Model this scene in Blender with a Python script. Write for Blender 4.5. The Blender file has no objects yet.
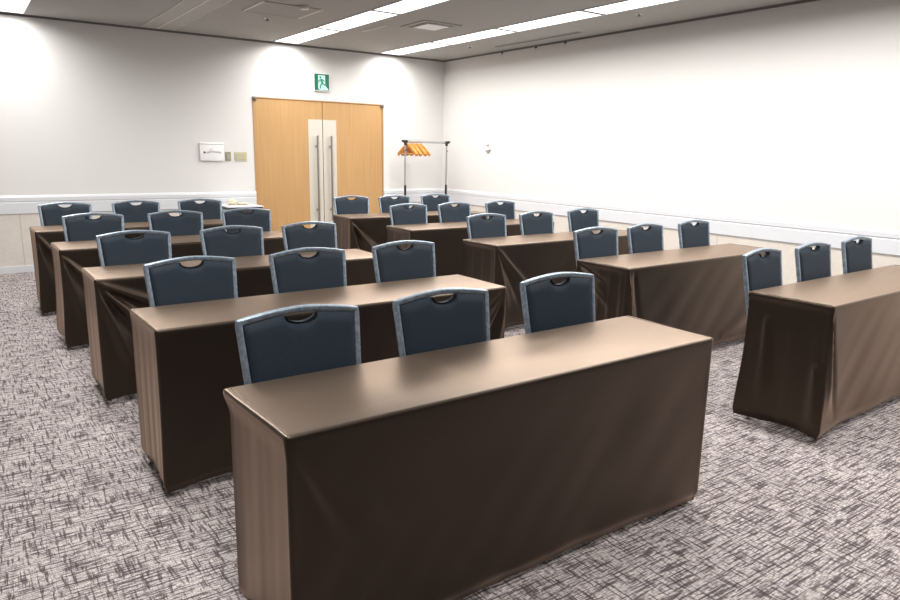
import bpy, bmesh, math, random
from mathutils import Vector, Matrix, noise
PI = math.pi
scene = bpy.context.scene
COL = scene.collection
W, D, TH = 1.80, 0.454, 0.721          # table length, depth, height of the covered top
YW, XR, ZC = 9.123, 6.258, 2.788       # door wall, right wall, ceiling
XL, YF = -3.2, -3.4                    # left wall, wall behind the viewpoint

# ------------------------------------------------------------------ materials
def mat(name, col, rough=0.5, metal=0.0, spec=0.5, **k):
    m = bpy.data.materials.new(name); m.use_nodes = True
    b = m.node_tree.nodes['Principled BSDF']
    b.inputs['Base Color'].default_value = (*col, 1)
    b.inputs['Roughness'].default_value = rough
    b.inputs['Metallic'].default_value = metal
    b.inputs['Specular IOR Level'].default_value = spec
    for kk, v in k.items():
        b.inputs[kk.replace('_', ' ')].default_value = v
    return m
def nd(m, t, **k):
    n = m.node_tree.nodes.new(t)
    for a, v in k.items(): setattr(n, a, v)
    return n
def lk(m, a, b): m.node_tree.links.new(a, b)
def coords(m, scale=(1, 1, 1), kind='Object'):
    tc = nd(m, 'ShaderNodeTexCoord'); mp = nd(m, 'ShaderNodeMapping')
    mp.inputs['Scale'].default_value = scale
    lk(m, tc.outputs[kind], mp.inputs['Vector']); return mp.outputs['Vector']
def noise_tex(m, vec, scale=5, detail=3, rough=0.5, dist=0):
    n = nd(m, 'ShaderNodeTexNoise'); n.inputs['Scale'].default_value = scale
    n.inputs['Detail'].default_value = detail; n.inputs['Roughness'].default_value = rough
    n.inputs['Distortion'].default_value = dist
    lk(m, vec, n.inputs['Vector']); return n.outputs['Fac']
def ramp(m, fac, stops):
    r = nd(m, 'ShaderNodeValToRGB'); e = r.color_ramp.elements
    e[0].position, e[0].color = stops[0][0], (*stops[0][1], 1)
    e[1].position, e[1].color = stops[-1][0], (*stops[-1][1], 1)
    for p_, c_ in stops[1:-1]:
        x = e.new(p_); x.color = (*c_, 1)
    lk(m, fac, r.inputs['Fac']); return r.outputs['Color']
def bump(m, h, strength=0.3, dist=0.01):
    b = nd(m, 'ShaderNodeBump'); b.inputs['Strength'].default_value = strength
    b.inputs['Distance'].default_value = dist
    lk(m, h, b.inputs['Height']); lk(m, b.outputs['Normal'], m.node_tree.nodes['Principled BSDF'].inputs['Normal'])
def bsdf(m): return m.node_tree.nodes['Principled BSDF']
def math_n(m, op, a, b=None):
    n = nd(m, 'ShaderNodeMath', operation=op)
    for i, v in enumerate((a, b)):
        if v is None: continue
        if isinstance(v, (int, float)): n.inputs[i].default_value = v
        else: lk(m, v, n.inputs[i])
    return n.outputs[0]

M = {}
# wall paint (fine woven vinyl paper)
M['wall'] = mat('wall_paint', (0.70, 0.69, 0.675), 0.75, spec=0.25)
v = coords(M['wall']); bump(M['wall'], noise_tex(M['wall'], v, 160, 2), 0.08, 0.002)
M['trim'] = mat('white_trim', (0.66, 0.67, 0.70), 0.35)
M['ceiling'] = mat('ceiling_board', (0.50, 0.485, 0.46), 0.9, spec=0.1)
v = coords(M['ceiling']); f = noise_tex(M['ceiling'], v, 220, 3)
lk(M['ceiling'], ramp(M['ceiling'], f, [(0.3, (0.355, 0.35, 0.33)), (0.7, (0.45, 0.44, 0.42))]), bsdf(M['ceiling']).inputs['Base Color'])
bump(M['ceiling'], f, 0.25, 0.002)
M['dark_gap'] = mat('shadow_gap', (0.16, 0.155, 0.15), 0.7)
# wainscot with vertical joints
def wainscot(name, axis):
    m = mat(name, (0.72, 0.67, 0.60), 0.55)
    tc = nd(m, 'ShaderNodeTexCoord'); sp = nd(m, 'ShaderNodeSeparateXYZ')
    lk(m, tc.outputs['Object'], sp.inputs[0])
    a = math_n(m, 'ADD', sp.outputs[axis], 100.0 - 0.42 + 0.0)
    fr = math_n(m, 'FRACT', math_n(m, 'DIVIDE', a, 0.91))
    g = math_n(m, 'LESS_THAN', fr, 0.008)
    mx = nd(m, 'ShaderNodeMix', data_type='RGBA'); lk(m, g, mx.inputs['Factor'])
    n = noise_tex(m, coords(m, (1, 1, 1)), 30, 3)
    c = ramp(m, n, [(0.3, (0.62, 0.575, 0.52)), (0.7, (0.67, 0.62, 0.565))])
    lk(m, c, mx.inputs['A']); mx.inputs['B'].default_value = (0.45, 0.41, 0.37, 1)
    lk(m, mx.outputs['Result'], bsdf(m).inputs['Base Color'])
    bump(m, math_n(m, 'SUBTRACT', 1.0, g), 0.4, 0.003)
    return m
M['wains_x'] = wainscot('wainscot_panel_back', 0); M['wains_y'] = wainscot('wainscot_panel_side', 1)

# carpet: pale mauve-grey loops crossed by dark strands running both ways
m = M['carpet'] = mat('woven_carpet', (0.4, 0.36, 0.35), 0.95, spec=0.1)
tc = nd(m, 'ShaderNodeTexCoord')
def mapped(scale, off=(0, 0, 0)):
    mp = nd(m, 'ShaderNodeMapping'); mp.inputs['Scale'].default_value = scale; mp.inputs['Location'].default_value = off
    lk(m, tc.outputs['Object'], mp.inputs['Vector']); return mp.outputs['Vector']
a1 = noise_tex(m, mapped((7, 105, 1)), 1, 2, 0.6, 0.15)
a2 = noise_tex(m, mapped((92, 9, 1), (3, 9, 0)), 1, 2, 0.6, 0.15)
a3 = noise_tex(m, mapped((40, 300, 1), (7, 1, 0)), 1, 1, 0.5)
a5 = noise_tex(m, mapped((280, 70, 1), (2, 4, 0)), 1, 1, 0.5)
big = noise_tex(m, mapped((1.3, 1.3, 1), (5, 5, 0)), 1, 2)
d1 = ramp(m, a1, [(0.48, (1, 1, 1)), (0.60, (0.22, 0.22, 0.22))])
d2 = ramp(m, a2, [(0.51, (1, 1, 1)), (0.63, (0.28, 0.28, 0.28))])
d3 = ramp(m, a3, [(0.36, (1.3, 1.3, 1.3)), (0.64, (0.45, 0.45, 0.45))])
d5 = ramp(m, a5, [(0.36, (1.2, 1.2, 1.2)), (0.66, (0.65, 0.65, 0.65))])
d4 = ramp(m, big, [(0.3, (0.92, 0.92, 0.92)), (0.7, (1.06, 1.06, 1.06))])
def mul(a, b):
    x = nd(m, 'ShaderNodeMix', data_type='RGBA', blend_type='MULTIPLY'); x.inputs['Factor'].default_value = 1
    lk(m, a, x.inputs['A']); lk(m, b, x.inputs['B']); return x.outputs['Result']
allm = mul(mul(mul(mul(d1, d2), d3), d4), d5)
bw = nd(m, 'ShaderNodeRGBToBW'); lk(m, allm, bw.inputs[0])
CARPET_STOPS = [(0.0, (0.045, 0.036, 0.040)), (0.33, (0.185, 0.154, 0.155)), (0.75, (0.46, 0.410, 0.402)), (1.0, (0.66, 0.605, 0.590))]
lk(m, ramp(m, bw.outputs[0], CARPET_STOPS), bsdf(m).inputs['Base Color'])
bump(m, bw.outputs[0], 0.5, 0.004)

# satin cloth
def cloth_mat(name, col, rough, spec, sheen, srough, tint):
    """brushed satin: very dark ground, tan lustre towards grazing angles"""
    m = mat(name, col, rough, spec=spec)
    b = bsdf(m); b.inputs['Sheen Weight'].default_value = sheen; b.inputs['Sheen Roughness'].default_value = srough
    b.inputs['Sheen Tint'].default_value = (*tint, 1); b.inputs['Specular Tint'].default_value = (*tint, 1)
    v = coords(m); f = noise_tex(m, v, 7, 3)
    lk(m, ramp(m, f, [(0.3, tuple(c * 0.88 for c in col)), (0.7, tuple(c * 1.12 for c in col))]), b.inputs['Base Color'])
    bump(m, noise_tex(m, v, 700, 1), 0.12, 0.0006)
    return m
M['cloth'] = cloth_mat('brown_satin_cloth', (0.008, 0.006, 0.005), 0.42, 0.7, 0.40, 0.24, (1.0, 0.74, 0.56))
def lustre(m, col, rough, k, power):
    """satin lustre: a tan glossy coat whose strength follows the viewing angle like a Fresnel coat"""
    gl = nd(m, 'ShaderNodeBsdfAnisotropic'); gl.inputs['Color'].default_value = (*col, 1); gl.inputs['Roughness'].default_value = rough
    lw = nd(m, 'ShaderNodeLayerWeight'); lw.inputs['Blend'].default_value = 0.5
    fac = math_n(m, 'MINIMUM', math_n(m, 'MULTIPLY', math_n(m, 'POWER', lw.outputs['Facing'], power), k), 0.25)
    mx = nd(m, 'ShaderNodeMixShader'); lk(m, fac, mx.inputs[0]); lk(m, bsdf(m).outputs[0], mx.inputs[1]); lk(m, gl.outputs[0], mx.inputs[2])
    lk(m, mx.outputs[0], m.node_tree.nodes['Material Output'].inputs['Surface'])
lustre(M['cloth'], (0.95, 0.70, 0.52), 0.37, 1.05, 4.0)
M['navy'] = mat('navy_upholstery', (0.022, 0.034, 0.052), 0.6, spec=0.28)
v = coords(M['navy']); f = noise_tex(M['navy'], v, 420, 2)
lk(M['navy'], ramp(M['navy'], f, [(0.35, (0.011, 0.020, 0.032)), (0.65, (0.020, 0.031, 0.046))]), bsdf(M['navy']).inputs['Base Color'])
bump(M['navy'], f, 0.3, 0.001)
M['frame'] = mat('hammered_blue_silver', (0.35, 0.42, 0.50), 0.38, 0.55)
v = coords(M['frame']); f = noise_tex(M['frame'], v, 60, 4, 0.7)
lk(M['frame'], ramp(M['frame'], f, [(0.3, (0.16, 0.21, 0.27)), (0.7, (0.38, 0.45, 0.53))]), bsdf(M['frame']).inputs['Base Color'])
bump(M['frame'], f, 0.3, 0.001)
m = M['door'] = mat('maple_veneer', (0.62, 0.36, 0.15), 0.42)
f = noise_tex(m, coords(m, (38, 38, 1.2)), 1, 4, 0.6)
lk(m, ramp(m, f, [(0.3, (0.44, 0.250, 0.098)), (0.7, (0.51, 0.305, 0.130))]), bsdf(m).inputs['Base Color'])
M['door_frame'] = mat('maple_edge', (0.46, 0.26, 0.12), 0.45)
M['plate'] = mat('brushed_cream_plate', (0.60, 0.56, 0.49), 0.4, 0.15)
M['steel'] = mat('brushed_steel', (0.50, 0.48, 0.46), 0.30, 0.9)
M['chrome'] = mat('satin_chrome', (0.50, 0.50, 0.51), 0.35, 0.7)
M['black'] = mat('black_plastic', (0.015, 0.015, 0.016), 0.4)
M['hinge'] = mat('dark_metal', (0.16, 0.15, 0.145), 0.5, 0.4)
M['matte'] = mat('matte_black', (0.008, 0.010, 0.013), 0.95, spec=0.05)
M['white_p'] = mat('white_plastic', (0.80, 0.80, 0.79), 0.35)
M['white_tin'] = mat('wheel_white', (0.75, 0.74, 0.72), 0.3)
M['olive'] = mat('beige_switch_plate', (0.50, 0.47, 0.32), 0.45)
M['olive_d'] = mat('olive_switch_plate', (0.30, 0.28, 0.17), 0.4, 0.2)
M['grey_p'] = mat('grey_plastic', (0.36, 0.35, 0.36), 0.4)
M['grey_mark'] = mat('grey_print', (0.50, 0.46, 0.47), 0.5)
m = M['hanger'] = mat('orange_beech', (0.62, 0.27, 0.06), 0.35)
f = noise_tex(m, coords(m, (60, 4, 60)), 1, 3)
lk(m, ramp(m, f, [(0.3, (0.52, 0.21, 0.04)), (0.7, (0.72, 0.34, 0.09))]), bsdf(m).inputs['Base Color'])
M['cabinet'] = mat('dark_cabinet', (0.035, 0.032, 0.035), 0.4)
M['cab_side'] = mat('grey_laminate', (0.36, 0.37, 0.33), 0.5)
M['table_top'] = mat('dark_laminate', (0.10, 0.07, 0.05), 0.5)
M['cream'] = mat('cream_cotton', (0.78, 0.66, 0.48), 0.8)
M['unlit'] = mat('unlit_diffuser', (0.42, 0.41, 0.385), 0.6)
M['lamp_edge'] = mat('pale_metal_edge', (0.72, 0.70, 0.66), 0.5)
M['grille'] = mat('vent_grille', (0.24, 0.215, 0.205), 0.6)
def emis(name, col, s):
    m = mat(name, (0.8, 0.8, 0.8)); b = bsdf(m)
    b.inputs['Emission Color'].default_value = (*col, 1); b.inputs['Emission Strength'].default_value = s; return m
LAMP = 1.4
M['lamp'] = emis('lit_diffuser', (1.0, 0.985, 0.955), LAMP)
M['sign_green'] = emis('exit_green', (0.0, 0.26, 0.14), 0.28); bsdf(M['sign_green']).inputs['Base Color'].default_value = (0.0, 0.06, 0.03, 1)
M['sign_white'] = emis('exit_white', (0.70, 1.0, 0.92), 0.40); bsdf(M['sign_white']).inputs['Base Color'].default_value = (0.22, 0.32, 0.29, 1)
M['sign_mint'] = emis('exit_figure_green', (0.02, 0.42, 0.27), 0.35); bsdf(M['sign_mint']).inputs['Base Color'].default_value = (0.0, 0.10, 0.06, 1)

# ------------------------------------------------------------------ helpers
def tag(o, label=None, cat=None, group=None, kind=None):
    for k_, v_ in (('label', label), ('category', cat), ('group', group), ('kind', kind)):
        if v_: o[k_] = v_
    return o
def empty(name, loc=(0, 0, 0), rz=0.0):
    o = bpy.data.objects.new(name, None); COL.objects.link(o)
    o.empty_display_size = 0.1; o.location = loc; o.rotation_euler.z = rz; return o
def obj(name, bm, material, parent=None, smooth=False, loc=None, rot=None):
    bmesh.ops.recalc_face_normals(bm, faces=bm.faces[:])
    me = bpy.data.meshes.new(name); bm.to_mesh(me); bm.free()
    for m_ in (material if isinstance(material, (list, tuple)) else [material]): me.materials.append(m_)
    o = bpy.data.objects.new(name, me); COL.objects.link(o)
    if smooth:
        me.shade_smooth()
        if smooth != 'all': me.set_sharp_from_angle(angle=math.radians(38))
    if parent: o.parent = parent
    if loc: o.location = loc
    if rot: o.rotation_euler = rot
    return o
def box(bm, x0, x1, y0, y1, z0, z1, bev=0.0, seg=2):
    r = bmesh.ops.create_cube(bm, size=1.0)
    vs = r['verts']
    for v_ in vs:
        v_.co = Vector(((x0 + x1) / 2 + v_.co.x * (x1 - x0), (y0 + y1) / 2 + v_.co.y * (y1 - y0), (z0 + z1) / 2 + v_.co.z * (z1 - z0)))
    if bev > 0:
        es = list({e for v_ in vs for e in v_.link_edges})
        bmesh.ops.bevel(bm, geom=es, offset=bev, segments=seg, affect='EDGES', profile=0.5)
def sweep(bm, pts, sec, up=Vector((0, 1, 0)), cap=True):
    """sweep a section (list of (a,b)) along pts; a along side, b along up"""
    pts = [Vector(q) for q in pts]; rings = []
    n = len(pts)
    for i, q in enumerate(pts):
        d0 = (pts[i] - pts[i - 1]).normalized() if i > 0 else (pts[1] - pts[0]).normalized()
        d1 = (pts[i + 1] - pts[i]).normalized() if i < n - 1 else d0
        t = (d0 + d1).normalized(); side = t.cross(up).normalized(); u2 = side.cross(t).normalized()
        k_ = 1.0 / max(0.35, math.sqrt((1 + d0.dot(d1)) / 2))
        rings.append([bm.verts.new(q + side * a * k_ + u2 * b) for a, b in sec])
    m_ = len(sec)
    for i in range(n - 1):
        for j in range(m_):
            bm.faces.new((rings[i][j], rings[i][(j + 1) % m_], rings[i + 1][(j + 1) % m_], rings[i + 1][j]))
    if cap:
        bm.faces.new(rings[0]); bm.faces.new(rings[-1][::-1])
def circ(r, n=12): return [(r * math.cos(2 * PI * i / n), r * math.sin(2 * PI * i / n)) for i in range(n)]
def rrect(a, b, r=0.004):
    o = []
    for cx, cy, s in ((a / 2 - r, b / 2 - r, 0), (-a / 2 + r, b / 2 - r, 1), (-a / 2 + r, -b / 2 + r, 2), (a / 2 - r, -b / 2 + r, 3)):
        for k_ in range(3):
            an = (s + k_ / 2) * PI / 2
            o.append((cx + r * math.cos(an), cy + r * math.sin(an)))
    return o
def tube(bm, p0, p1, r, n=14):
    p0, p1 = Vector(p0), Vector(p1)
    up = Vector((0, 1, 0)) if abs((p1 - p0).normalized().y) < 0.9 else Vector((0, 0, 1))
    sweep(bm, [p0, p1], circ(r, n), up)
def disc(bm, c, r, h, axis='z', n=20, bev=0.0):
    c = Vector(c); a = {'x': Vector((1, 0, 0)), 'y': Vector((0, 1, 0)), 'z': Vector((0, 0, 1))}[axis]
    tube(bm, c - a * h / 2, c + a * h / 2, r, n)
def prism(bm, poly, y0, y1):
    """polygon in x,z extruded along y"""
    a = [bm.verts.new((x, y0, z)) for x, z in poly]; b = [bm.verts.new((x, y1, z)) for x, z in poly]
    bm.faces.new(a); bm.faces.new(b[::-1])
    for i in range(len(poly)):
        j = (i + 1) % len(poly); bm.faces.new((a[i], b[i], b[j], a[j]))
def copy_tree(o, parent=None):
    c = o.copy(); COL.objects.link(c); c.parent = parent
    for ch_ in [q for q in ALL if q.parent == o]:
        copy_tree(ch_, c)
    return c
ALL = []
def snapshot():
    ALL[:] = list(scene.objects)
B = bmesh.new

# ------------------------------------------------------------------ the room
T = 0.15
bm = B(); box(bm, XL - T, XR + T, YF - T, YW + T, -0.1, 0.0); tag(obj('floor', bm, M['carpet']), kind='structure')
bm = B(); box(bm, XL - T, XR + T, YF - T, YW + T, ZC, ZC + 0.1); tag(obj('ceiling', bm, M['ceiling']), kind='structure')
DX0, DX1, DZ = 3.242, 5.195, 2.088
bm = B()
box(bm, XL, DX0, YW, YW + T, 0, ZC); box(bm, DX1, XR, YW, YW + T, 0, ZC); box(bm, DX0, DX1, YW, YW + T, DZ, ZC)
tag(obj('wall_back', bm, M['wall']), kind='structure')
bm = B(); box(bm, XR, XR + T, YF, YW + T, 0, ZC); tag(obj('wall_right', bm, M['wall']), kind='structure')
M['left'] = mat('unseen_wall_taupe', (0.26, 0.23, 0.20), 0.7)  # unseen wall, darkened so the cover ends reflect less light
bm = B(); box(bm, XL - T, XL, YF, YW + T, 0, ZC); tag(obj('wall_left', bm, M['left']), kind='structure')
M['rear'] = mat('unseen_wall_dark_brown', (0.06, 0.05, 0.042), 0.8)  # wall out of view, made dark to keep the cover fronts dim
bm = B(); box(bm, XL, XR, YF - T, YF, 0, ZC); tag(obj('wall_front', bm, M['rear']), kind='structure')

def rail_sec(bm, axis, pos, a0, a1, sgn):
    # chair rail: bevelled projecting cap, groove, flat band. profile (out, z)
    prof = [(0, 0.868), (0.012, 0.862), (0.022, 0.842), (0.022, 0.803), (0.016, 0.797), (0.016, 0.792), (0.020, 0.786), (0.020, 0.668), (0.012, 0.658), (0, 0.658)]
    ra, rb = [], []
    for o_, z in prof:
        for lst, a in ((ra, a0), (rb, a1)):
            lst.append(bm.verts.new((a, pos - o_, z) if axis == 'x' else (pos - o_ * sgn, a, z)))
    n = len(prof)
    for i in range(n):
        j = (i + 1) % n; bm.faces.new((ra[i], ra[j], rb[j], rb[i]))
    bm.faces.new(ra); bm.faces.new(rb[::-1])
n_t = 0
def trim(bm, m_):
    global n_t; n_t += 1
    return tag(obj('trim_%d' % n_t, bm, m_), kind='structure')
bm = B(); rail_sec(bm, 'x', YW, XL, DX0, 1); trim(bm, M['trim'])
bm = B(); rail_sec(bm, 'x', YW, DX1, XR, 1); trim(bm, M['trim'])
bm = B(); rail_sec(bm, 'y', XR, YF, YW, 1); trim(bm, M['trim'])
bm = B(); rail_sec(bm, 'y', XL, YF, YW, -1); trim(bm, M['trim'])
# wainscot sheets
bm = B(); box(bm, XL, DX0, YW - 0.008, YW, 0.0, 0.66); trim(bm, M['wains_x'])
bm = B(); box(bm, DX1, XR, YW - 0.008, YW, 0.0, 0.66); trim(bm, M['wains_x'])
bm = B(); box(bm, XR - 0.008, XR, YF, YW - 0.008, 0.0, 0.66); trim(bm, M['wains_y'])
bm = B(); box(bm, XL, XL + 0.008, YF, YW - 0.008, 0.0, 0.66); trim(bm, M['wains_y'])
# shadow-gap picture rails at the ceiling
bm = B(); box(bm, XL, XR, YW - 0.014, YW, ZC - 0.022, ZC); trim(bm, M['dark_gap'])
bm = B(); box(bm, XR - 0.014, XR, YF, YW - 0.014, ZC - 0.022, ZC); trim(bm, M['dark_gap'])
bm = B()
box(bm, XL, DX0, YW - 0.018, YW - 0.008, 0, 0.078, 0.002); box(bm, DX1, XR - 0.018, YW - 0.018, YW - 0.008, 0, 0.078, 0.002)
tag(obj('baseboard_back', bm, M['trim']), kind='structure')
bm = B(); box(bm, XR - 0.018, XR - 0.008, YF, YW - 0.008, 0, 0.078, 0.002); tag(obj('baseboard_right', bm, M['trim']), kind='structure')
bm = B(); box(bm, XL + 0.008, XL + 0.018, YF, YW - 0.008, 0, 0.078, 0.002); tag(obj('baseboard_left', bm, M['trim']), kind='structure')

# ------------------------------------------------------------------ double door
dr = empty('door_1', (0, YW, 0)); tag(dr, 'pale maple double door with tall steel pull handles', kind='structure')
bm = B()
box(bm, DX0, DX0 + 0.022, -0.008, 0.05, 0, DZ, 0.001); box(bm, DX1 - 0.022, DX1, -0.008, 0.05, 0, DZ, 0.001)
box(bm, DX0 + 0.022, DX1 - 0.022, -0.008, 0.05, DZ - 0.016, DZ, 0.001)
obj('door_lining', bm, M['door_frame'], dr)
MIDX = 4.226
for k_, (a, b) in enumerate(((DX0 + 0.025, MIDX - 0.004), (MIDX + 0.004, DX1 - 0.025))):
    bm = B(); box(bm, a, b, 0.0, 0.042, 0.006, DZ - 0.02, 0.002)
    leaf = obj('door_leaf', bm, M['door'], dr)
    bm = B()
    pa, pb = ((4.012, MIDX - 0.005), (MIDX + 0.005, 4.435))[k_]
    box(bm, pa, pb, -0.003, 0.0, 0.006, 1.832)
    obj('push_plate', bm, M['plate'], leaf)
    hx = (4.128, 4.336)[k_]
    bm = B(); tube(bm, (hx, -0.055, 0.44), (hx, -0.055, 1.615), 0.017, 16)
    tube(bm, (hx, -0.004, 1.475), (hx, -0.055, 1.475), 0.010, 10); tube(bm, (hx, -0.004, 0.60), (hx, -0.055, 0.60), 0.010, 10)
    disc(bm, (hx, -0.007, 1.475), 0.019, 0.008, 'y'); disc(bm, (hx, -0.007, 0.60), 0.019, 0.008, 'y')
    obj('door_handle', bm, M['steel'], leaf, True)
    bm = B(); cx = (DX0 + 0.028, DX1 - 0.028)[k_]
    box(bm, cx - 0.026, cx + 0.026, -0.022, -0.008, DZ - 0.052, DZ - 0.002, 0.003); disc(bm, (cx, -0.026, DZ - 0.028), 0.014, 0.012, 'y')
    obj('pivot_hinge', bm, M['hinge'], leaf, True)
# corridor side backing so that the opening is closed
bm = B(); box(bm, DX0, DX1, 0.10, 0.14, 0, DZ); obj('back_panel', bm, M['door_frame'], dr)

# ------------------------------------------------------------------ ceiling lights
def light_strip(x0, x1, joints, lit, labels, grp):
    y1s = joints
    for i in range(len(y1s) - 1):
        ya, yb = y1s[i + 1] + 0.026, y1s[i] - 0.026
        t = empty('ceiling_light', ((x0 + x1) / 2, (ya + yb) / 2, ZC)); hx, hy = (x1 - x0) / 2, (yb - ya) / 2
        tag(t, labels[i], 'ceiling light', grp)
        bm = B(); e = 0.010
        if not lit: hy += 0.026; e = 0.008
        for q in ((-hx - e, -hx, -hy, hy), (hx, hx + e, -hy, hy)) + (((-hx, hx, -hy - e, -hy), (-hx, hx, hy, hy + e)) if lit else ()):
            box(bm, *q, -0.007, 0)
        obj('frame', bm, M['lamp_edge'] if not lit else M['grey_p'], t)
        bm = B(); box(bm, -hx, hx, -hy, hy, -0.004, 0); obj('diffuser', bm, M['lamp'] if lit else M['unlit'], t)
        if not lit:
            bm = B(); box(bm, -0.008, 0.008, -hy, hy, -0.008, -0.004); obj('centre_strip', bm, M['lamp_edge'], t)
        else:
            ld = bpy.data.lights.new('tube_lamp', 'AREA'); ld.shape = 'RECTANGLE'; ld.size = x1 - x0 - 0.02; ld.size_y = yb - ya - 0.03
            ld.energy = LIGHT_E * (yb - ya); ld.spread = math.radians(SPREAD); ld.color = (1.0, 0.985, 0.955)
            lo = bpy.data.objects.new('tube_lamp', ld); COL.objects.link(lo); lo.parent = t; lo.location = (0, 0, -0.012)
LIGHT_E, SPREAD = 14.0, 165
JO = [9.05, 7.735, 6.42, 5.10, 3.785, 2.47, 1.155, -0.16]
def labs(txts, tail, n):
    return [txts[i] if i < len(txts) else tail for i in range(n)]
NJ = len(JO) - 1
light_strip(3.53, 3.845, JO, True, labs([
    'lit ceiling light panel ending at the wall directly above the double door and exit sign',
    'lit ceiling light panel, second from the door wall in the run over the double door',
    'lit ceiling panel, third from the door wall in the run over the double door'],
    'lit ceiling light panel overhead out of view in the run over the left tables', NJ), 'middle run of lit ceiling panels')
light_strip(5.09, 5.41, JO, True, labs([
    'lit ceiling light panel ending at the door wall, in the run nearest the right wall',
    'lit ceiling panel, second from the door wall in the run nearest the right wall',
    'lit ceiling panel beside the near end of the long slot vent, nearest the right wall',
    'lit ceiling panel cut by the top photo edge in the run nearest the right wall'],
    'lit ceiling panel out of view overhead, in the run nearest the right wall', NJ), 'right run of lit ceiling panels')
light_strip(0.40, 0.755, JO, True, labs([
    'lit ceiling light panel in the top left corner above the white wall'],
    'lit ceiling light panel overhead out of view in the far left run', NJ), 'left run of lit ceiling panels')
light_strip(1.935, 2.28, JO[:5], False, labs([
    'unlit grey ceiling light panel touching the door wall, with pale edge strips'],
    'unlit grey ceiling light panel out of view beyond the first unlit one', 4), 'unlit ceiling panels')

# ------------------------------------------------------------------ ceiling fittings
t = empty('ceiling_vent', (4.457, 6.765, ZC)); tag(t, 'square ceiling vent with dark surround and pale centre plate, between the two lit runs', 'vent')
bm = B(); h = 0.245; g = 0.19
for q in ((-h, -g, -h, h), (g, h, -h, h), (-g, g, -h, -g), (-g, g, g, h)): box(bm, *q, -0.010, 0, 0.002)
obj('frame', bm, M['ceiling'], t)
bm = B(); box(bm, -g, g, -g, g, -0.004, 0); obj('recess', bm, M['grille'], t)
bm = B(); box(bm, -0.145, 0.145, -0.145, 0.145, -0.020, -0.006, 0.003); obj('centre_plate', bm, M['white_p'], t)
t = empty('slot_vent', (5.965, 6.73, ZC)); tag(t, 'long narrow dark slot vent in the ceiling beside the right wall', 'vent')
bm = B(); box(bm, -0.035, 0.035, -0.77, 0.77, -0.006, 0, 0.001); obj('frame', bm, M['ceiling'], t)
bm = B(); box(bm, -0.022, 0.022, -0.76, 0.76, -0.008, -0.004); obj('slot', bm, M['dark_gap'], t)
t = empty('access_panel', (2.84, 7.02, ZC)); tag(t, 'square ceiling access panel with pale strips on two sides, left of the middle lit run', 'ceiling panel')
bm = B(); box(bm, -0.29, 0.29, -0.29, 0.29, -0.004, 0); obj('panel', bm, M['ceiling'], t)
for sx in (-1, 1):
    bm = B(); box(bm, sx * 0.30 - 0.009, sx * 0.30 + 0.009, -0.30, 0.30, -0.008, 0); obj('edge_strip', bm, M['lamp_edge'], t)
for sy in (-1, 1):
    bm = B(); box(bm, -0.29, 0.29, sy * 0.294 - 0.004, sy * 0.294 + 0.004, -0.005, 0); obj('seam_strip', bm, M['dark_gap'], t)
bm = B(); box(bm, -0.008, 0.008, -0.27, 0.27, -0.007, 0)
tag(obj('ceiling_strip', bm, M['lamp_edge'], loc=(4.058, 7.33, ZC)), 'short pale strip on the ceiling between the lit run over the door and the square vent', 'ceiling strip')
def sprinkler(x, y, lab, r=0.022):
    t = empty('sprinkler', (x, y, ZC)); tag(t, lab, 'sprinkler', 'ceiling sprinklers')
    bm = B(); disc(bm, (0, 0, -0.003), r * 1.6, 0.006, 'z'); obj('escutcheon', bm, M['lamp_edge'], t, True)
    bm = B(); disc(bm, (0, 0, -0.016), r * 0.4, 0.022, 'z'); disc(bm, (0, 0, -0.027), r, 0.004, 'z'); obj('head', bm, M['grille'], t, True)
sprinkler(2.885, 7.55, 'small sprinkler head in the ceiling between the access panel and the door wall')
sprinkler(5.67, 7.675, 'small sprinkler head in the ceiling near the far right corner, by the slot vent end')
sprinkler(5.64, 4.86, 'small sprinkler head in the ceiling beside the right lit run, nearest the camera')
t = empty('smoke_detector', (2.93, 6.69, ZC)); tag(t, 'small round smoke detector on the ceiling access panel area', 'smoke detector')
bm = B(); disc(bm, (0, 0, -0.006), 0.062, 0.012, 'z', 28); obj('base', bm, M['ceiling'], t, True)
bm = B(); disc(bm, (0, 0, -0.022), 0.042, 0.022, 'z', 28); obj('sensor_head', bm, M['lamp_edge'], t, True)
for y, w_ in ((7.706, 'nearest the far corner'), (7.026, 'middle of three'), (6.494, 'furthest from the corner')):
    t = empty('picture_hook', (XR - 0.014, y, ZC - 0.022)); tag(t, 'tiny dark hook hanging from the picture rail on the right wall, ' + w_, 'hook', 'picture rail hooks')
    bm = B(); box(bm, -0.012, 0.002, -0.016, 0.016, -0.018, 0.0, 0.002); obj('clip', bm, M['black'], t)
    bm = B(); sweep(bm, [(-0.006, 0, -0.018), (-0.006, 0, -0.036), (-0.014, 0, -0.044), (-0.020, 0, -0.036)], circ(0.003, 8)); obj('hook_wire', bm, M['steel'], t, True)

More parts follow.
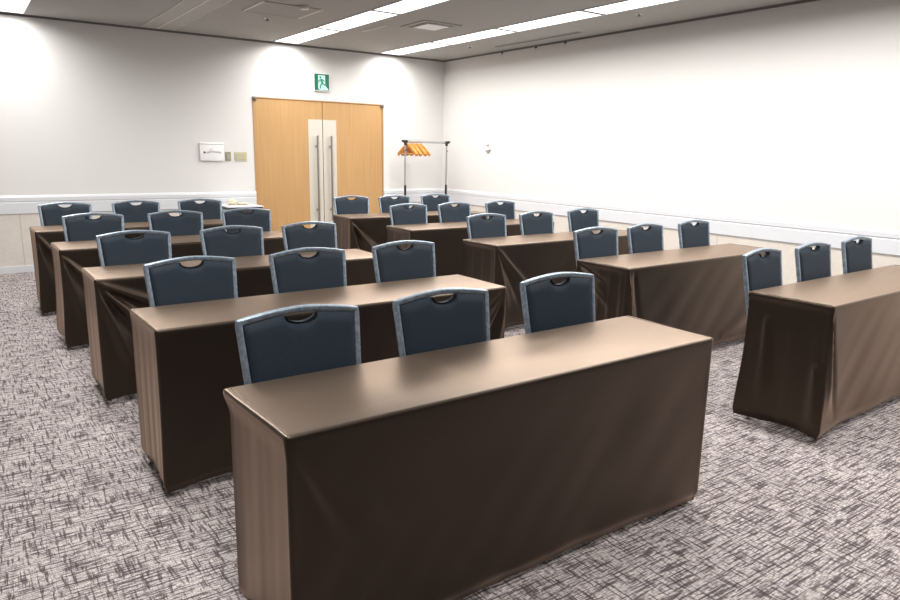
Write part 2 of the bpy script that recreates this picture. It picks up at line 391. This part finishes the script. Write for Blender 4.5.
# ------------------------------------------------------------------ exit sign
sx0, sz0, sw = 4.106, 2.222, 0.214
t = empty('exit_sign', (sx0, YW, sz0)); tag(t, 'green and white running figure exit sign on the wall above the double door', 'exit sign')
bm = B(); box(bm, -0.010, sw + 0.010, -0.032, 0, -0.012, 0.225, 0.003); obj('housing', bm, M['white_p'], t)
bm = B(); box(bm, 0, sw, -0.036, -0.032, 0, 0.213); face = obj('panel', bm, M['sign_green'], t)
bm = B(); k = sw
prism(bm, [(0.24 * k, 0.10 * k), (0.24 * k, 0.92 * k), (0.73 * k, 0.92 * k), (0.73 * k, 0.30 * k), (0.95 * k, 0.06 * k), (0.95 * k, 0.02 * k), (0.33 * k, 0.02 * k)], -0.0372, -0.036)
obj('doorway_symbol', bm, M['sign_white'], face)
bm = B()
def blob(cx, cz, r): prism(bm, [(cx * k + r * k * math.cos(a * PI / 6), cz * k + r * k * math.sin(a * PI / 6)) for a in range(12)], -0.0384, -0.0372)
blob(0.40, 0.78, 0.07)
def limb(pts, w_):
    for (ax, az), (bx, bz) in zip(pts, pts[1:]):
        d = Vector((bx - ax, bz - az)).normalized() * w_ / 2
        prism(bm, [((ax - d.y) * k, (az + d.x) * k), ((ax + d.y) * k, (az - d.x) * k), ((bx + d.y) * k, (bz - d.x) * k), ((bx - d.y) * k, (bz + d.x) * k)], -0.0384, -0.0372)
limb([(0.44, 0.68), (0.53, 0.42)], 0.15); limb([(0.53, 0.43), (0.40, 0.30), (0.37, 0.10)], 0.09)
limb([(0.54, 0.42), (0.70, 0.33), (0.84, 0.36)], 0.08); limb([(0.45, 0.66), (0.31, 0.60), (0.28, 0.46)], 0.06); limb([(0.48, 0.66), (0.62, 0.62), (0.66, 0.52)], 0.06)
obj('running_figure', bm, M['sign_mint'], face)

# ------------------------------------------------------------------ wall fittings
t = empty('wall_panel', (2.535, YW, 1.262)); tag(t, 'white rectangular wall panel with a dark dot, left of the switches beside the door', 'wall panel')
bm = B(); box(bm, 0, 0.30, -0.028, 0, 0, 0.215, 0.006, 3); pn = obj('cover', bm, M['white_p'], t, True)
bm = B(); box(bm, -0.004, 0.304, -0.034, 0, 0.206, 0.222, 0.004, 3); obj('top_lip', bm, M['white_p'], t, True)
bm = B(); disc(bm, (0.055, -0.030, 0.105), 0.012, 0.006, 'y'); obj('indicator_dot', bm, M['black'], t, True)
bm = B()
sweep(bm, [(0.085, -0.029, 0.10), (0.14, -0.029, 0.118), (0.20, -0.029, 0.112), (0.265, -0.029, 0.105)], rrect(0.022, 0.003, 0.001), Vector((0, 1, 0)))
sweep(bm, [(0.12, -0.029, 0.135), (0.15, -0.029, 0.150)], rrect(0.012, 0.003, 0.001), Vector((0, 1, 0)))
obj('faint_marking', bm, M['grey_mark'], t)
t = empty('light_switch', (2.857, YW, 1.262)); tag(t, 'narrow olive switch plate with grey rocker, between the white panel and the beige plate', 'light switch')
bm = B(); box(bm, 0, 0.072, -0.010, 0, 0, 0.115, 0.003); obj('plate', bm, M['olive_d'], t)
bm = B(); box(bm, 0.020, 0.052, -0.016, -0.010, 0.025, 0.085, 0.002); obj('rocker', bm, M['grey_p'], t)
t = empty('switch_plate', (2.980, YW, 1.264)); tag(t, 'wide beige switch plate with small buttons, nearest the double door', 'light switch')
bm = B(); box(bm, 0, 0.16, -0.010, 0, 0, 0.115, 0.003); obj('plate', bm, M['olive'], t)
for i in range(3):
    for j in range(2):
        bm = B(); box(bm, 0.022 + i * 0.042, 0.052 + i * 0.042, -0.014, -0.010, 0.022 + j * 0.040, 0.050 + j * 0.040, 0.001); obj('button', bm, M['olive'], t)
t = empty('thermostat', (XR + 0.003, 8.03, 1.44)); tag(t, 'small grey and white control box on the right wall near the garment rack', 'thermostat')
bm = B(); box(bm, -0.022, 0, -0.12, 0.0, 0.03, 0.115, 0.004); obj('case', bm, M['white_p'], t)
bm = B(); box(bm, -0.026, -0.020, -0.10, -0.035, 0.075, 0.105, 0.001); obj('display', bm, M['grey_p'], t)
bm = B(); box(bm, -0.030, 0, -0.095, -0.030, -0.002, 0.032, 0.006); obj('lower_knob', bm, M['grey_p'], t)

# ------------------------------------------------------------------ small cabinet left of the door
t = empty('side_cabinet', (2.68, 8.52, 0)); tag(t, 'low dark side cabinet with white top against the wall left of the double door', 'cabinet')
bm = B(); box(bm, 0.0, 0.43, 0.0, 0.52, 0.03, 0.709, 0.003); obj('body', bm, M['cabinet'], t)
bm = B(); box(bm, -0.004, 0.0, 0.01, 0.51, 0.035, 0.68); obj('side_panel', bm, M['cab_side'], t)
bm = B(); box(bm, -0.012, 0.442, -0.012, 0.53, 0.709, 0.722, 0.002); obj('top', bm, M['trim'], t)
for a in (0.0, 0.215):
    bm = B(); box(bm, a + 0.006, a + 0.209, -0.012, 0.0, 0.06, 0.66, 0.002); d_ = obj('door', bm, M['cabinet'], t)
    bm = B(); tube(bm, (a + (0.185 if a == 0 else 0.03), -0.024, 0.40), (a + (0.185 if a == 0 else 0.03), -0.024, 0.52), 0.005, 8); obj('handle', bm, M['steel'], d_, True)
def crumple(seed, sx, sy, sz, loc, rz, lab, name, cat, m_):
    bm = B(); bmesh.ops.create_icosphere(bm, subdivisions=4, radius=1)
    for v_ in bm.verts:
        n_ = noise.noise(v_.co * 2.3 + Vector((seed, 0, 0))) * 0.55 + noise.noise(v_.co * 5.0 + Vector((0, seed, 0))) * 0.25
        v_.co *= (1 + n_); v_.co = Vector((v_.co.x * sx, v_.co.y * sy, max(-0.9, v_.co.z) * sz))
    zmin = min(v_.co.z for v_ in bm.verts)
    for v_ in bm.verts: v_.co.z -= zmin
    o = obj(name, bm, m_, None, 'all', loc, (0, 0, rz)); return tag(o, lab, cat)
crumple(3.1, 0.06, 0.045, 0.034, (2.82, 8.82, 0.722), 0.5, 'small crumpled cream cloth on the white cabinet top, left one', 'crumpled_cloth', 'cloth', M['cream'])
crumple(8.4, 0.075, 0.035, 0.014, (2.95, 8.79, 0.722), -0.2, 'flat cream folded cloth on the white cabinet top beside the crumpled one', 'folded_cloth', 'cloth', M['cream'])

# ------------------------------------------------------------------ garment rack
RX0, RX1, RY, RZ = 5.315, 6.035, 8.70, 1.565
t = empty('garment_rack', (0, 0, 0)); tag(t, 'chrome and black garment rack standing in the far corner right of the door', 'garment rack')
bm = B(); tube(bm, (RX0 - 0.02, RY, RZ), (RX1 + 0.02, RY, RZ), 0.016, 16); obj('hanging_rail', bm, M['chrome'], t, True)
for x, s in ((RX0, -1), (RX1, 1)):
    bm = B(); tube(bm, (x, RY, 0.9), (x, RY, RZ - 0.02), 0.014, 16); obj('upper_post', bm, M['chrome'], t, True)
    bm = B(); tube(bm, (x, RY, 0.06), (x, RY, 0.945), 0.0165, 16); obj('lower_post', bm, M['black'], t, True)
    bm = B(); disc(bm, (x, RY, RZ - 0.025), 0.020, 0.05, 'z'); disc(bm, (x, RY, RZ), 0.021, 0.06, 'x')
    disc(bm, (x + s * 0.040, RY, RZ + 0.006), 0.017, 0.024, 'x'); obj('corner_joint', bm, M['black'], t, True)
    bm = B(); disc(bm, (x, RY, 1.44), 0.0135, 0.030, 'z'); disc(bm, (x, RY - 0.016, 1.44), 0.008, 0.02, 'y'); obj('clamp_knob', bm, M['black'], t, True)
    bm = B(); box(bm, x - 0.018, x + 0.018, RY - 0.21, RY + 0.21, 0.055, 0.085, 0.006); foot = obj('foot', bm, M['black'], t)
    for yy in (-0.18, 0.18):
        bm = B(); disc(bm, (x, RY + yy, 0.0275), 0.0275, 0.018, 'x'); obj('caster', bm, M['black'], foot, True)
bm = B(); tube(bm, (RX0, RY, 0.16), (RX1, RY, 0.16), 0.011, 12); obj('lower_rail', bm, M['chrome'], t, True)

# hangers: wooden shoulders lie across the rail
def hanger():
    root = empty('clothes_hanger', (0, 0, 0))
    bm = B()
    pts = []
    for i in range(21):
        u_ = -1 + i / 10; pts.append((0, 0.228 * u_, -0.058 - 0.142 * abs(u_) ** 1.25))
    sweep(bm, pts, rrect(0.046, 0.016, 0.005), Vector((1, 0, 0)))
    obj('shoulder', bm, M['hanger'], root, True)
    bm = B(); tube(bm, (0, -0.195, -0.185), (0, 0.195, -0.185), 0.009, 10); obj('trouser_bar', bm, M['hanger'], root, True)
    bm = B()
    hp = [(0, 0, -0.05), (0, 0, -0.028)] + [(0, 0.0185 * math.sin(a), -0.0 + 0.0155 - 0.0 - 0.0185 * (math.cos(a)) - 0.0145 + 0.0) for a in [0.3 + j * 0.42 for j in range(10)]]
    sweep(bm, hp, circ(0.0018, 8), Vector((1, 0, 0))); obj('hook', bm, M['steel'], root, True)
    return root
hg = hanger(); snapshot()
HX = [5.345, 5.385, 5.42, 5.455, 5.50, 5.535, 5.575]
HL = ['leftmost wooden hanger on the garment rack rail, nearest the left post', 'second wooden hanger from the left on the garment rack rail',
      'third wooden hanger from the left on the garment rack rail', 'fourth wooden hanger from the left, middle one of the bunch on the rack',
      'fifth wooden hanger from the left on the garment rack rail', 'second wooden hanger from the right end of the bunch on the rack',
      'rightmost wooden hanger of the bunch, facing the empty stretch of rail']
for i, x in enumerate(HX):
    o = hg if i == 0 else copy_tree(hg)
    o.location = (x, RY, RZ + 0.016 - 0.004); o.rotation_euler = (0, 0, (0.06, -0.03, 0.02, -0.05, 0.04, -0.02, 0.05)[i])
    tag(o, HL[i], 'hanger', 'wooden hangers on the garment rack')

# ------------------------------------------------------------------ tables
def caster(parent, x, y, rz):
    bm = B(); box(bm, -0.015, 0.015, -0.016, 0.016, 0.034, 0.062, 0.003)
    box(bm, -0.018, -0.0145, -0.02, 0.014, 0.018, 0.05); box(bm, 0.0145, 0.018, -0.02, 0.014, 0.018, 0.05)
    f_ = obj('caster', bm, M['black'], parent, False, (x, y, 0), (0, 0, rz))
    bm = B(); disc(bm, (0, -0.004, 0.0235), 0.0235, 0.026, 'x', 22); obj('wheel', bm, M['white_tin'], f_, True)
def make_table():
    root = empty('folding_table', (0, 0, 0))
    bm = B(); box(bm, 0.008, W - 0.008, 0.008, D - 0.008, TH - 0.032, TH - 0.005, 0.004); obj('tabletop', bm, M['table_top'], root)
    for x, s in ((0.035, 1), (W - 0.035, -1)):
        bm = B(); box(bm, x - 0.014, x + 0.014, D / 2 + 0.03, D / 2 + 0.08, 0.085, TH - 0.032, 0.003)
        lg = obj('leg', bm, M['steel'], root)
        bm = B(); box(bm, x - 0.016, x + 0.016, 0.02, D - 0.02, 0.062, 0.088, 0.004); obj('foot_bar', bm, M['steel'], lg)
        caster(root, x + s * 0.006, 0.052, 0.5 * s); caster(root, x + s * 0.006, D - 0.045, -0.4 * s)
    bm = B(); box(bm, 0.05, W - 0.05, D / 2 + 0.04, D / 2 + 0.065, TH - 0.075, TH - 0.035, 0.003); obj('cross_beam', bm, M['steel'], root)
    return root

def sm(x): x = max(0.0, min(1.0, x)); return x * x * (3 - 2 * x)
def cloth(seed, creases=(), pleatL=0.006, pleatR=0.006, flare=(0, 0, 0, 0), hem=0.035, flute=9.0, cinch=0.010, lip=0.004):
    """fitted table cover: top, front and both ends to the floor, open behind with a short turn-down.
    creases: (face, a0, t0, a1, t1, width, amp) with a along the face (m), t depth below the top (m)
    flare: how far the bottom corners go out (BL, FL, FR, BR)"""
    rnd = random.Random(seed); bm = B()
    # perimeter samples: (x, y, nx, ny, face, a)
    P = []; r = 0.012; st = 0.010
    def seg(x0, y0, x1, y1, nx, ny, f_):
        L = math.hypot(x1 - x0, y1 - y0); n = max(2, int(L / st))
        for i in range(n):
            k_ = i / n; P.append((x0 + (x1 - x0) * k_, y0 + (y1 - y0) * k_, nx, ny, f_, L * k_ + r))
    def arc(cx, cy, a0, f_):
        for i in range(4):
            a = a0 + (PI / 2) * i / 4; P.append((cx + r * math.cos(a), cy + r * math.sin(a), math.cos(a), math.sin(a), f_, -1))
    seg(0, D - r, 0, r, -1, 0, 'L'); arc(r, r, PI, 'c1')
    seg(r, 0, W - r, 0, 0, -1, 'F'); arc(W - r, r, 1.5 * PI, 'c2')
    seg(W, r, W, D - r, 1, 0, 'R'); arc(W - r, D - r, 0, 'c3')
    seg(W - r, D, r, D, 0, 1, 'B'); arc(r, D - r, PI / 2, 'c4')
    H = TH
    rows = [0, 0.0015, 0.005, 0.011, 0.02, 0.03] + [0.03 + (i / 52) ** 1.0 * (H - 0.03) for i in range(1, 53)]
    ph = [rnd.uniform(0, 6.28) for _ in range(6)]
    def disp(f_, a, t, L):
        d = 0.0
        amp = sm(t / 0.12) * (0.6 + 0.4 * sm(t / 0.5))
        if f_ in 'LR':
            A = 0.55 * (pleatL if f_ == 'L' else pleatR)
            d += A * amp * (0.6 * math.sin(a * flute * 6.28 * 0.8 + ph[0] + 1.2 * math.sin(t * 3 + ph[1])) + 0.22 * math.sin(a * flute * 11.3 + ph[2] + t * 2))
            d -= cinch * sm(t / 0.05) * math.sin(PI * min(1, max(0, a / L))) ** 0.5
        elif f_ == 'F':
            d += 0.0035 * amp * noise.noise(Vector((a * 2.2, t * 1.5, seed))) * 2
            d += 0.004 * noise.noise(Vector((a * 6 + t * 5, t * 2, seed + 7))) * amp
            d -= 0.012 * sm(t / 0.25) * math.sin(PI * min(1, max(0, a / L))) ** 0.6
        for (cf, a0, t0, a1, t1, w_, A) in creases:
            if cf != f_: continue
            dx, dt = a1 - a0, t1 - t0; L2 = dx * dx + dt * dt
            u_ = ((a - a0) * dx + (t - t0) * dt) / L2
            uc = max(0.0, min(1.0, u_)); dist = math.hypot(a - a0 - dx * uc, t - t0 - dt * uc)
            wv = w_ * (0.5 + 0.9 * uc)
            d += A * math.exp(-(dist / wv) ** 2) * sm(uc / 0.12 + 0.15) * sm((1.05 - uc) / 0.35 + 0.1)
        return d
    corners = {'BL': (0, D), 'FL': (0, 0), 'FR': (W, 0), 'BR': (W, D)}
    fl = dict(zip(('BL', 'FL', 'FR', 'BR'), flare))
    grid = []
    for (x, y, nx, ny, f_, a) in P:
        Lf = D if f_ in 'LR' else W
        cw = {k_: math.exp(-(math.hypot(x - c[0], y - c[1]) / 0.13) ** 2) for k_, c in corners.items()}
        col = []
        zb = hem + 0.012 * noise.noise(Vector((x * 3, y * 5, seed))) - 0.010 * max(cw.values())
        if f_ == 'F': zb += 0.010 * math.sin(PI * a / W) ** 0.5
        for ri, t in enumerate(rows):
            if ri == 0: col.append((x - nx * 0.012, y - ny * 0.012, H)); continue
            if ri <= 4:
                an = (t / 0.02); o_ = -0.012 * (1 - math.sin(min(1, an * 1.1) * PI / 2))
                z = H - t * 0.8 if ri > 1 else H - 0.0008
                if ri == 1: o_ = -0.008
                if ri == 2: o_ = -0.0035; z = H - 0.003
                if ri == 3: o_ = -0.0008; z = H - 0.009
                if ri == 4: o_ = 0.0; z = H - 0.018
                col.append((x + nx * o_, y + ny * o_, z)); continue
            tt = 0.02 + (t - 0.02) / (H - 0.02) * (H - zb - 0.02)
            dd = disp(f_, a, tt, Lf) if a >= 0 else 0.0
            # fade creases into the corners
            if a >= 0:
                e_ = min(a, Lf - a); dd *= sm(e_ / 0.03) if dd < 0 else (0.35 + 0.65 * sm(e_ / 0.03))
            k_ = sm((tt - 0.1) / 0.6); gx = gy = 0
            for c_, w2 in cw.items():
                ox = -1 if 'L' in c_ else 1; oy = -1 if 'F' in c_ else 0.3
                gx += fl[c_] * w2 * ox * k_ ** 2; gy += fl[c_] * w2 * oy * k_ ** 2
            tuck = -0.014 * sm((tt - (H - zb - 0.045)) / 0.045)
            col.append((x + nx * (dd + tuck) + gx, y + ny * (dd + tuck) + gy, H - tt))
        col = [(cx + nx * lip * (0.25 + 0.75 * sm(cy / D)) * (1 - sm(t / 0.09)), cy, cz) for (cx, cy, cz), t in zip(col, rows)]
        grid.append((f_, col))
    n = len(grid); V = []
    for f_, col in grid:
        back = f_ in ('B', 'c3', 'c4')
        V.append([bm.verts.new(c) for c in (col[:6] if back else col)])
    for i in range(n):
        j = (i + 1) % n; m_ = min(len(V[i]), len(V[j]))
        for q in range(m_ - 1):
            bm.faces.new((V[i][q], V[j][q], V[j][q + 1], V[i][q + 1]))
    bm.faces.new([c[0] for c in V])
    return bm

def fan(face, corner_right, angs, r=0.6, w=0.022, A=0.010, t0=0.02):
    """creases radiating from a top corner of a face; angle measured from vertical"""
    L = W if face == 'F' else D; out = []
    for i, an in enumerate(angs):
        a0 = L if corner_right else 0.0; s = -1 if corner_right else 1
        an_ = math.radians(an); rr = r * (0.75 + 0.25 * ((i * 7) % 3) / 2)
        out.append((face, a0, t0, a0 + s * rr * math.sin(an_), t0 + rr * math.cos(an_), w, A * (1 if i % 2 == 0 else -0.9)))
    return out

TABLES = [ # x, y, rot, cloth options
 ('A1', 0.604, 1.548, 0.012, dict(seed=1, creases=fan('F', False, (22, 32, 44), 0.45, 0.02, 0.006), pleatL=0.004, flute=7, cinch=0.014, hem=0.016, lip=0.018)),
 ('A2', 0.569, 2.801, 0.010, dict(seed=2, creases=fan('F', True, (12, 24, 36, 50), 0.6, 0.025, 0.014) + fan('R', False, (15, 35, 55), 0.5, 0.02, 0.012), pleatL=0.006, flute=11, flare=(0.0, 0.01, 0, 0))),
 ('A3', 0.542, 4.079, -0.003, dict(seed=3, creases=fan('F', False, (18, 30, 42, 54, 66), 0.75, 0.024, 0.020), pleatL=0.004)),
 ('A4', 0.517, 5.393, 0.006, dict(seed=4, creases=fan('F', False, (14, 26, 38, 52), 0.7, 0.024, 0.016), pleatL=0.004, flare=(0.02, 0.02, 0, 0))),
 ('A5', 0.475, 6.631, 0.006, dict(seed=5, creases=fan('F', False, (10, 22, 36), 0.7, 0.026, 0.018), pleatL=0.008, flute=6, flare=(0.0, 0.02, 0, 0))),
 ('B1', 3.447, 1.617, 0.022, dict(seed=11, creases=fan('F', False, (8, 16), 0.7, 0.018, 0.012) + [('L', 0.12, 0.1, 0.14, 0.6, 0.03, 0.012), ('L', 0.40, 0.30, 0.42, 0.66, 0.03, 0.012)], pleatL=0.004, flare=(0.035, 0.02, 0, 0))),
 ('B2', 3.435, 2.898, 0.016, dict(seed=12, creases=[('F', 0.0, 0.02, 0.11, 0.66, 0.016, 0.022), ('F', 0.06, 0.02, 0.22, 0.66, 0.03, -0.010), ('F', 0.35, 0.45, 0.6, 0.70, 0.03, 0.007), ('F', 1.1, 0.62, 1.6, 0.42, 0.05, 0.006)] + fan('L', False, (15, 32, 50, 68), 0.4, 0.018, 0.012), pleatL=0.009, flute=12)),
 ('B3', 3.381, 4.167, 0.003, dict(seed=13, creases=fan('F', False, (15, 30, 45), 0.7, 0.026, 0.014), pleatL=0.003, flare=(0, 0.02, 0, 0))),
 ('B4', 3.350, 5.379, 0.001, dict(seed=14, creases=(), pleatL=0.004)),
 ('B5', 3.372, 6.630, -0.030, dict(seed=15, creases=fan('F', False, (12, 24, 38, 52), 0.8, 0.03, 0.030), pleatL=0.006, flute=6, flare=(0, 0.02, 0, 0))),
]
ROWN = ['frontmost', 'second', 'third', 'fourth', 'rearmost']
def where(code):
    return ROWN[int(code[1]) - 1] + (' left' if code[0] == 'A' else ' right') + ' bank table'
CLABEL = {
 'A1': 'large dark brown satin table cover nearest the camera, frontmost of the left bank',
 'A2': 'brown satin table cover directly behind the frontmost left table, pleated at its left end',
 'A3': 'brown satin cover on third left bank table, creases fanning from its left front corner',
 'A4': 'brown satin table cover on the fourth left bank table from the camera',
 'A5': 'brown satin table cover on the rearmost left bank table near the white wall',
 'B1': 'brown satin table cover cut by the right photo edge, frontmost of the right bank',
 'B2': 'brown satin cover with one long diagonal corner fold, second table in the right bank',
 'B3': 'brown satin table cover on the third right bank table from the camera',
 'B4': 'smooth brown satin table cover on the fourth right bank table from the camera',
 'B5': 'brown satin cover with deep diagonal creases, rearmost right bank table near the door'}
tab = make_table(); snapshot(); first = True
for code, x, y, rot, kw in TABLES:
    o = tab if first else copy_tree(tab); first = False
    o.location = (x, y, 0); o.rotation_euler.z = rot
    tag(o, 'wheeled folding table under brown cover, ' + where(code) + (', casters showing' if code in ('A2', 'B1', 'A4') else ''), 'table', 'folding tables under brown covers')
    c = obj('table_cover', cloth(**kw), M['cloth'], None, 'all', (x, y, 0), (0, 0, rot))
    tag(c, CLABEL[code], 'tablecloth', 'brown satin table covers')
    bm = B()
    sweep(bm, [(0.007, 0.012 + (D - 0.024) * i / 16, TH + 0.0004 + 0.0006 * math.sin(i * 1.3)) for i in range(17)], circ(0.0012, 8), Vector((0, 0, 1)))
    obj('seam', bm, M['cloth'], c, True)
    bm = B()
    sweep(bm, [(W - 0.007, 0.012 + (D - 0.024) * i / 16, TH + 0.0004) for i in range(17)], circ(0.0012, 8), Vector((0, 0, 1)))
    obj('seam', bm, M['cloth'], c, True)

# ------------------------------------------------------------------ chairs
def make_chair():
    """faces -y; origin on the floor under the top of the back"""
    root = empty('banquet_chair', (0, 0, 0))
    def by(z): return -0.085 + 0.085 * ((z - 0.42) / 0.48)             # recline of the back
    def hw(z): return 0.2050 - 0.058 * (0.9 - z)              # half width to the tube centre
    def arch(x): return 0.889 + 0.023 * (1 - (abs(x) / 0.2035) ** 1.7)
    path = []
    for i in range(11):
        z = 0.40 + (0.878 - 0.40) * i / 10; path.append((-hw(z), by(z), z))
    for i in range(29):
        x = -0.2025 + 0.405 * i / 28; z = arch(x); path.append((x, by(z), z))
    for i in range(11):
        z = 0.878 - (0.878 - 0.40) * i / 10; path.append((hw(z), by(z), z))
    bm = B(); sweep(bm, path, rrect(0.020, 0.022, 0.005), Vector((0, 1, 0.18)))
    obj('back_frame', bm, M['frame'], root, True)
    # upholstered pad with the grip scooped out under the top rail
    bm = B(); nx, nz = 56, 26; F, K = [], []
    for i in range(nx + 1):
        u_ = -1 + 2 * i / nx; cf, ck = [], []
        for j in range(nz + 1):
            v_ = j / nz
            zz = 0.47 + 0.4 * v_
            x = u_ * (hw(zz) - 0.012)
            top = arch(x) - 0.012
            sc = max(0.0, 1 - (x / 0.055) ** 2); top -= 0.028 * sc ** 0.6 if sc > 0 else 0
            z = 0.47 + (top - 0.47) * v_
            edge = min(1.0, (1 - abs(u_)) / 0.16, v_ / 0.10, (top - z) / 0.045)
            puff = math.sqrt(max(0.0, 1 - (1 - max(0, edge)) ** 2))
            cf.append(bm.verts.new((x, by(z) - 0.009 - 0.009 * puff, z)))
            ck.append(bm.verts.new((x, by(z) + 0.008 + 0.006 * puff, z)))
        F.append(cf); K.append(ck)
    for i in range(nx):
        for j in range(nz):
            bm.faces.new((F[i][j], F[i + 1][j], F[i + 1][j + 1], F[i][j + 1])); bm.faces.new((K[i][j], K[i][j + 1], K[i + 1][j + 1], K[i + 1][j]))
        bm.faces.new((F[i][0], K[i][0], K[i + 1][0], F[i + 1][0])); bm.faces.new((F[i][nz], F[i + 1][nz], K[i + 1][nz], K[i][nz]))
    for j in range(nz):
        bm.faces.new((F[0][j], F[0][j + 1], K[0][j + 1], K[0][j])); bm.faces.new((F[nx][j], K[nx][j], K[nx][j + 1], F[nx][j + 1]))
    obj('backrest', bm, M['navy'], root, True)
    bm = B(); sweep(bm, [(x_, by(arch(x_) - 0.05) - 0.004, arch(x_) - 0.0135 - 0.028 * max(0.0, 1 - (x_ / 0.055) ** 2) ** 0.6) for x_ in [-0.055 + 0.110 * i / 20 for i in range(21)]], rrect(0.003, 0.018, 0.001), Vector((0, 1, 0)))
    obj('grip_rim', bm, M['matte'], root, True)
    # seat: puffed cushion, rounded front
    bm = B(); nx, ny = 24, 24; F, K = [], []
    for i in range(nx + 1):
        cf, ck = [], []
        for j in range(ny + 1):
            u_ = -1 + 2 * i / nx; w_ = j / ny
            x = u_ * (0.195 - 0.018 * w_) ; y = -0.45 + 0.36 * w_
            ed = min(1.0, (1 - abs(u_)) / 0.14, w_ / 0.12, (1 - w_) / 0.1); pf = math.sqrt(max(0, 1 - (1 - ed) ** 2))
            cf.append(bm.verts.new((x, y, 0.425 + 0.048 * pf))); ck.append(bm.verts.new((x, y, 0.412)))
        F.append(cf); K.append(ck)
    for i in range(nx):
        for j in range(ny):
            bm.faces.new((F[i][j], F[i + 1][j], F[i + 1][j + 1], F[i][j + 1])); bm.faces.new((K[i][j], K[i][j + 1], K[i + 1][j + 1], K[i + 1][j]))
        bm.faces.new((F[i][0], K[i][0], K[i + 1][0], F[i + 1][0])); bm.faces.new((F[i][ny], F[i + 1][ny], K[i + 1][ny], K[i][ny]))
    for j in range(ny):
        bm.faces.new((F[0][j], F[0][j + 1], K[0][j + 1], K[0][j])); bm.faces.new((F[nx][j], K[nx][j], K[nx][j + 1], F[nx][j + 1]))
    obj('seat', bm, M['navy'], root, True)
    bm = B(); s_ = rrect(0.02, 0.022, 0.005)
    for sx in (-1, 1): sweep(bm, [(sx * 0.172, -0.09, 0.402), (sx * 0.176, -0.43, 0.402)], s_, Vector((0, 0, 1)))
    sweep(bm, [(-0.176, -0.425, 0.402), (0.176, -0.425, 0.402)], s_, Vector((0, 0, 1))); sweep(bm, [(-0.172, -0.10, 0.402), (0.172, -0.10, 0.402)], s_, Vector((0, 0, 1)))
    obj('seat_frame', bm, M['frame'], root, True)
    for sx in (-1, 1):
        bm = B(); sweep(bm, [(sx * 0.172, -0.415, 0.40), (sx * 0.176, -0.42, 0.005)], rrect(0.022, 0.022, 0.005)); obj('leg', bm, M['frame'], root, True)
        bm = B(); sweep(bm, [(sx * 0.1747, -0.089, 0.41), (sx * 0.173, -0.086, 0.30), (sx * 0.170, -0.045, 0.005)], rrect(0.021, 0.024, 0.005)); obj('leg', bm, M['frame'], root, True)
    return root
# offsets measured per seat: (x along the table, distance of the back top behind the table edge, turn in degrees)
SEATS = {
 'A1': [(0.28, 0.09, -1), (0.85, 0.09, -1), (1.490, 0.13, -1)], 'A2': [(0.30, 0.09, 2), (0.90, 0.11, 0), (1.50, 0.13, 2)],
 'A3': [(0.31, 0.05, 2), (0.915, 0.07, 3), (1.48, 0.11, 4)], 'A4': [(0.31, 0.08, -4), (0.91, 0.07, -3), (1.50, 0.08, -3)],
 'A5': [(0.30, 0.06, -2), (0.90, 0.09, -1), (1.50, 0.11, -3)], 'B1': [(0.27, 0.10, 3), (0.85, 0.10, 1), (1.48, 0.12, 1)],
 'B2': [(0.27, 0.09, -3), (0.83, 0.10, 2), (1.47, 0.12, 2)], 'B3': [(0.28, 0.05, 1), (0.86, 0.06, 4), (1.53, 0.13, 2)],
 'B4': [(0.28, 0.06, -2), (0.84, 0.06, 3), (1.47, 0.08, 3)], 'B5': [(0.265, 0.09, -6), (0.80, 0.05, 2), (1.42, 0.13, 2)]}
chair = make_chair(); snapshot(); first = True
SIDE = ['left', 'middle', 'right']
for code, x, y, rot, kw in TABLES:
    for i, (ox, oy, turn) in enumerate(SEATS[code]):
        o = chair if first else copy_tree(chair); first = False
        lx, ly = ox + (-0.002 + 0.004 * i if code[0] == 'A' else 0.006), D + oy
        o.location = (x + lx * math.cos(rot) - ly * math.sin(rot), y + lx * math.sin(rot) + ly * math.cos(rot), 0)
        o.rotation_euler.z = rot + math.radians(turn)
        tag(o, 'navy chair with blue-silver frame, %s of three behind %s' % (SIDE[i], where(code)), 'chair', 'navy banquet chairs behind the tables')

# ------------------------------------------------------------------ camera
f_px, yaw, pitch, roll, H = 691.604, 0.615335, 0.210381, -0.018725, 1.4244
cy_, sy_ = math.cos(yaw), math.sin(yaw)
fw = Vector((sy_ * math.cos(pitch), cy_ * math.cos(pitch), -math.sin(pitch)))
rt = Vector((cy_, -sy_, 0)); dn = fw.cross(rt)
r2 = rt * math.cos(roll) + dn * math.sin(roll); d2 = -rt * math.sin(roll) + dn * math.cos(roll)
cam = bpy.data.cameras.new('camera'); co = bpy.data.objects.new('camera', cam); COL.objects.link(co)
cam.sensor_width = 36; cam.lens = f_px * 36 / 900; cam.clip_start = 0.05
R3 = Matrix((r2, -d2, -fw)).transposed()
co.matrix_world = Matrix.Translation((0, 0, H)) @ R3.to_4x4()
scene.camera = co

w = bpy.data.worlds.new('world'); scene.world = w; w.use_nodes = True
w.node_tree.nodes['Background'].inputs[0].default_value = (0.8, 0.85, 0.9, 1); w.node_tree.nodes['Background'].inputs[1].default_value = 0.05
vs = scene.view_settings
vs.view_transform = 'Standard'; vs.look = 'None'; vs.gamma = 1; vs.use_curve_mapping = False
vs.exposure = 0.55
